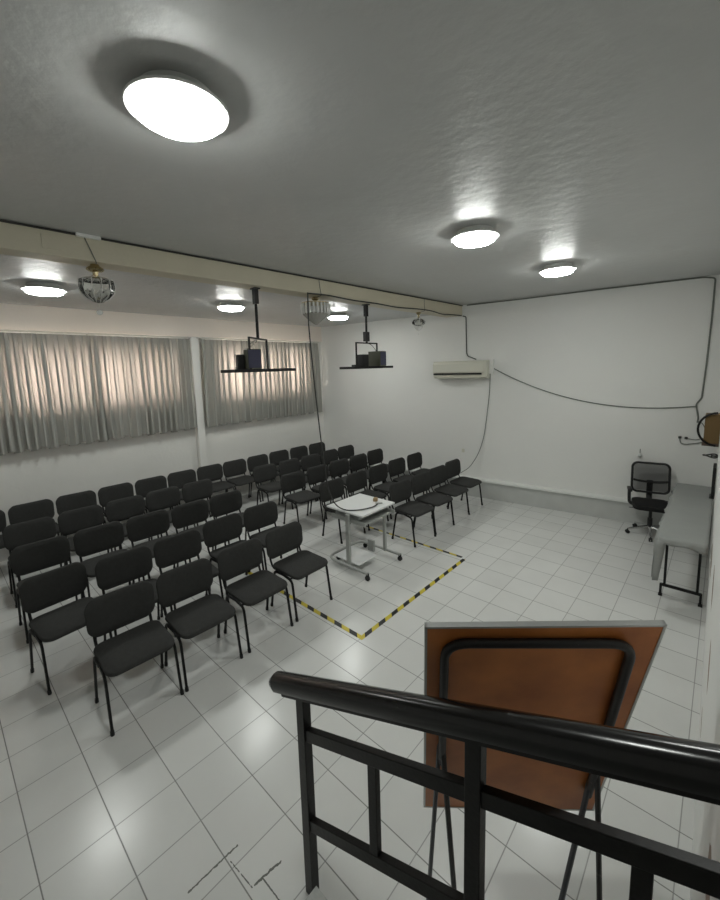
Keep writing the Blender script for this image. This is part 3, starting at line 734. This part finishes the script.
# wooden box with a black hoop, on the side wall
t = thing('wall_box', 'brown wooden box on the side wall near the corner, with a black hoop', 'box', (-.004, 6.98, 1.36))
bm = NB(); add_bbox(bm, (-.155, -.13, .03), (0, .13, .41)); obj('box_body', bm, M_kraft, t, bevel=.008)
bm = NB(); add_bbox(bm, (-.17, -.14, 0), (0, .14, .035)); obj('bracket_shelf', bm, mat('brown_shelf', (.09, .06, .045), .6), t)
bm = NB(); R_ = .215
add_tube(bm, [(-.165+R_*.0-.19*max(0, math.cos(a))*0 - .03*0 + .17*(1-abs(math.sin(a)))*-.25+.0, -.145, .215+R_*math.sin(a)) if False else (-.02-R_*math.cos(a)*.92, -.15, .225+R_*math.sin(a)) for a in [-.48*PI+.96*PI*k/16 for k in range(17)]], .013, 8); obj('hoop', bm, M_black, t, smooth=True)
# coiled thing on a small shelf under the box
t = thing('wall_bracket', 'small dark oval bracket on the side wall under the wooden box', 'bracket', (-.003, 6.85, 1.235))
bm = NB(); add_tube(bm, [(-.075+.07*math.cos(a), .09*math.sin(a), .012*math.sin(a*2)) for a in [2*PI*k/24 for k in range(25)]], .010, 8); obj('oval_ring', bm, M_cable, t, smooth=True)
bm = NB(); add_bbox(bm, (-.07, -.02, -.008), (0, .02, .006)); obj('wall_arm', bm, M_cable, t)
cable('thin dark cable with two small plugs on the wall beside the wooden box', [on_back(-.43, 1.36, O), on_back(-.42, 1.29, O), on_back(-.36, 1.275, O), on_back(-.22, 1.31, O), on_back(-.10, 1.36, O), on_back(-.03, 1.40, O)], .006, M_cable2, .03)
cable('short grey cable above the plugs beside the wooden box', [on_back(-.36, 1.365, O), on_back(-.25, 1.35, O), on_back(-.17, 1.385, O), on_back(-.06, 1.40, O)], .005, M_cable2, .03)
for x, z in ((-.43, 1.375), (-.36, 1.37)):
    bm = NB(); add_box(bm, on_back(x, z, .012), (.035, .022, .035)); o_ = obj('wall_plug', bm, M_cable, None, bevel=.006)
    tag(o_, 'dark plug on the wall, %s' % ('farther from the wooden box' if x < -.4 else 'closer to the wooden box'), 'plug')
cable('grey cable loop from the wall down behind the wooden box hoop', [on_back(-.25, 1.62, O), on_back(-.20, 1.60, .03), on_back(-.165, 1.53, .06), on_back(-.16, 1.42, .06), on_back(-.14, 1.36, .04)], .006, M_cable2, .05)
t = thing('wall_hook', 'small grey hook on the back wall above the mesh-back chair', 'hook', on_back(-.885, 1.06, 0), WANG)
bm = NB(); add_tube(bm, [(0, -.008, .10), (0, -.010, .03)], .005, 6); obj('hook_stem', bm, M_cable2, t)
bm = NB(); add_lathe(bm, [(0, -.03), (.02, -.022), (.028, 0), (.018, .02), (0, .028)], (0, -.024, 0), 12); obj('hook_cup', bm, M_alu, t, smooth=True)
bm = NB(); add_box(bm, on_back(-3.66, .86, .008), (.05, .02, .07), Euler((0, 0, WANG)).to_matrix()); tag(obj('wall_socket', bm, M_ac, None, bevel=.004), 'small cream wall socket behind the last front-row chair', 'socket')

# ------------------------------------------------------------------ office chair
t = thing('office_chair', 'black mesh-back office chair with chrome star base beside the grey-clothed table', 'chair', (-.665, 6.84, 0), math.radians(-78)); t.scale = (.95, .95, .95)
# local: faces +x
bm = NB(); add_cushion(bm, [(.02+u, v) for u, v in rrect(.46, .48, .09, 6)], .07, lambda u, v, w: V((u, v, .475+w-.02*max(0, u-.1)*2))); obj('seat', bm, M_blackfab, t, smooth=True)
def bk(u, v): return V((-.235-.14*v+.35*u*u-.02*math.sin(v*5), u, .62+v))
ol = [bk(u, v+.20) for u, v in rrect(.47, .44, .07, 6)]; ol.append(ol[0])
bm = NB(); add_tube(bm, ol, .018, 8, 1.2, cap=False); fr_ = obj('back_frame', bm, M_blk, t, smooth=True)
bm = NB(); gg = [[bm.verts.new(bk(-.215+.43*i/12, .0+.40*j/10)) for i in range(13)] for j in range(11)]
for j in range(10):
    for i in range(12): bm.faces.new((gg[j][i], gg[j][i+1], gg[j+1][i+1], gg[j+1][i]))
obj('back_mesh', bm, M_mesh, t, smooth=True)
bm = NB(); add_tube(bm, [bk(u, .13+.5*u*u-.0) for u in [-.22+.44*k/12 for k in range(13)]], .014, 8, 1.3); obj('lumbar_bar', bm, M_blk, t, smooth=True)
bm = NB(); add_tube(bm, fillet([bk(0, .15)+V((-.03, 0, 0)), (-.29, 0, .52), (-.22, 0, .42), (-.02, 0, .41)], .06), .028, 8, 1.4, side=(0, 1, 0)); obj('spine', bm, M_blk, t, smooth=True)
for s in (-1, 1):
    bm = NB(); add_tube(bm, fillet([(-.05, s*.22, .43), (-.05, s*.27, .46), (-.07, s*.275, .60), (-.05, s*.275, .665)], .05), .017, 8, 1.3); a_ = obj('armrest', bm, M_blk, t, smooth=True)
    bm = NB(); add_cushion(bm, [(-.02+u, s*.275+v) for u, v in rrect(.25, .06, .028, 4)], .025, lambda u, v, w: V((u, v, .675+w)), .006); obj('arm_pad', bm, M_blk, a_, smooth=True)
bm = NB(); add_lathe(bm, [(0, .42), (.05, .42), (.05, .40), (.022, .39), (.022, .26), (.033, .26), (.033, .10), (0, .10)], (0, 0, 0), 16); obj('gas_column', bm, M_blk, t, smooth=True)
bm = NB(); add_tube(bm, [(.0, -.05, .405), (-.0, -.27, .39)], .006, 6); obj('lever', bm, M_blk, t)
for k in range(5):
    a = 2*PI*k/5+4.99; ca, sa = math.cos(a), math.sin(a)
    bm = NB(); add_tube(bm, [(0.02*ca, .02*sa, .125), (.15*ca, .15*sa, .105), (.29*ca, .29*sa, .075)], [.024, .02, .015], 8); s_ = obj('base_arm', bm, M_chrome, t, smooth=True)
    bm = NB()
    for e in (-.013, .013): add_tube(bm, [(.29*ca-sa*(e-.008), .29*sa+ca*(e-.008), .028), (.29*ca-sa*(e+.008), .29*sa+ca*(e+.008), .028)], .028, 12)
    add_tube(bm, [(.29*ca, .29*sa, .03), (.29*ca, .29*sa, .075)], .009, 6); obj('caster', bm, M_rubber, s_, smooth=True)

# ------------------------------------------------------------------ leaning whiteboard seen from behind
Rb = Matrix(((.7783, -.601, .1821), (.6276, .7343, -.2588), (.0219, .3157, .9486)))
t = thing('whiteboard_stand', 'leaning board with brown hardboard back on thin black folding legs', 'board', (-.71, 1.078, 1.607))
t.rotation_euler = Rb.to_euler()
# local: x right, -z down, -y towards the stairs
BW, BH = .80, 1.30
bm = NB(); add_bbox(bm, (.006, .002, -BH+.006), (BW-.006, .010, -.006)); obj('board_back', bm, M_board, t)
bm = NB(); add_bbox(bm, (.006, .010, -BH+.006), (BW-.006, .016, -.006)); obj('writing_surface', bm, M_top, t)
bm = NB()
for lo, hi in (((0, 0, -.009), (BW, .02, 0)), ((0, 0, -BH), (BW, .02, -BH+.009)), ((0, 0, -BH), (.009, .02, 0)), ((BW-.009, 0, -BH), (BW, .02, 0))): add_bbox(bm, lo, hi)
obj('board_edge', bm, M_alu, t)
bm = NB(); add_tube(bm, fillet([(.075, -.016, -.84), (.068, -.016, -.062), (.700, -.016, -.068), (.730, -.016, -1.10)], .085, 7), .0165, 10); obj('tube_frame', bm, M_worn, t, smooth=True)
Mi = Rb.inverted()
def loc_(p): return Mi @ (V(p)-V((-.71, 1.078, 1.607)))
for top, foot, m_, r_ in ((loc_((-.795, 1.315, .93)), (-.870, 1.330, 0), M_bluestrip, .010), (loc_((-.775, 1.30, .95)), (-.768, 1.405, 0), M_worn, .012),
                     (loc_((-.325, 1.79, .66)), (-.405, 1.725, 0), M_bluestrip, .012), (loc_((-.295, 1.76, .80)), (-.268, 1.840, 0), M_worn, .012)):
    bm = NB(); f_ = loc_(foot); add_tube(bm, [top, f_], r_, 8); obj('leg', bm, m_, t, smooth=True)

# ------------------------------------------------------------------ stairs and railing
bm = NB(); nst = 9
for k in range(nst):
    add_bbox(bm, (-1.235+.36*k, -1.2, 0), (2.5 if k == nst-1 else -1.235+.36*(k+1), .965, .15*(k+1)))
struct('trim_3', bm, M_stair)
t = thing('stair_railing', 'black steel stair railing with a wide moulded handrail', 'railing', (-1.31, 1.0, 0))
def zl(x, z0, s): return z0+s*(x+1.30)
OX = 1.31
bm = NB()
pr = [(-.040, -.030), (-.036, -.040), (.036, -.040), (.040, -.030), (.043, -.012), (.040, .008), (.028, .025), (.010, .033), (-.010, .033), (-.028, .025), (-.040, .008), (-.043, -.012)]
ax = V((1, 0, .425)).normalized(); upv = V((0, 1, 0)).cross(ax)*-1
def hr(x): return V((x+OX, 0, zl(x, 1.110, .425)))
a0 = hr(-1.50); b0 = hr(1.3)
add_sweep_profile(bm, pr, a0, b0, (0, 1, 0), upv)
# rounded nose
pr2 = [(x*.78, z*.62) for x, z in pr]; R0 = [bm.verts.new(a0+V((0, 1, 0))*x+upv*z) for x, z in pr]; R1 = [bm.verts.new(a0-ax*.03+V((0, 1, 0))*x+upv*(z-.003)) for x, z in pr2]
n = len(pr)
for k in range(n): bm.faces.new((R0[k], R0[(k+1) % n], R1[(k+1) % n], R1[k]))
bm.faces.new(R1)
hrail = obj('handrail', bm, M_rail, t, smooth=True)
bm = NB(); add_bar(bm, hr(-1.44)+V((0, 0, -.055)), hr(1.3)+V((0, 0, -.055)), .05, .02); obj('rail_channel', bm, M_post, hrail)
for x in (-1.31, -.481, .35, 1.18):
    bm = NB(); z0 = 0 if x < -1.2 else .15*int((x+1.235)/.36+1); add_bbox(bm, (x+OX-.026, -.022, z0), (x+OX+.026, .022, zl(x, 1.055, .425))); obj('post', bm, M_post, t, bevel=.003)
bm = NB(); add_bar(bm, (0, 0, .862), (1.3+OX, 0, .862+.41*2.61), .03, .055); obj('middle_rail', bm, M_post, t, bevel=.003)
bm = NB(); add_bar(bm, (0, 0, .39), (1.3+OX, 0, .39+.455*2.61), .03, .055); obj('bottom_rail', bm, M_post, t, bevel=.003)
for x in (-.895, -.066, .765):
    bm = NB(); add_bbox(bm, (x+OX-.021, -.013, .39+.455*(x+OX)+.0), (x+OX+.021, .013, .865+.41*(x+OX)+.0)); obj('baluster', bm, M_post, t, bevel=.002)

# ------------------------------------------------------------------ daylight
w = bpy.data.worlds.new('daylight'); S.world = w; w.use_nodes = True
bg = w.node_tree.nodes['Background']; bg.inputs['Color'].default_value = (1.0, .84, .76, 1); bg.inputs['Strength'].default_value = 20.0

# ------------------------------------------------------------------ camera
yaw, pit, rol = .740417, .129546, -.0281627
cy_, sy_ = math.cos(yaw), math.sin(yaw)
fw = V((-sy_*math.cos(pit), cy_*math.cos(pit), -math.sin(pit))); r0 = V((cy_, sy_, 0)); u0 = r0.cross(fw)
rr = r0*math.cos(rol)+u0*math.sin(rol); uu = -r0*math.sin(rol)+u0*math.cos(rol)
cam = bpy.data.cameras.new('camera'); co = bpy.data.objects.new('camera', cam); COL.objects.link(co)
M = Matrix((( rr.x, uu.x, -fw.x, 0), (rr.y, uu.y, -fw.y, 0), (rr.z, uu.z, -fw.z, 2.5), (0, 0, 0, 1)))
co.matrix_world = M
cam.sensor_fit = 'HORIZONTAL'; cam.sensor_width = 36; cam.lens = 20.0; cam.shift_y = -30/720; cam.clip_start = .02
S.camera = co
S.view_settings.view_transform = 'Standard'; S.view_settings.look = 'None'; S.view_settings.gamma = 1; S.view_settings.use_curve_mapping = False
S.view_settings.exposure = .80
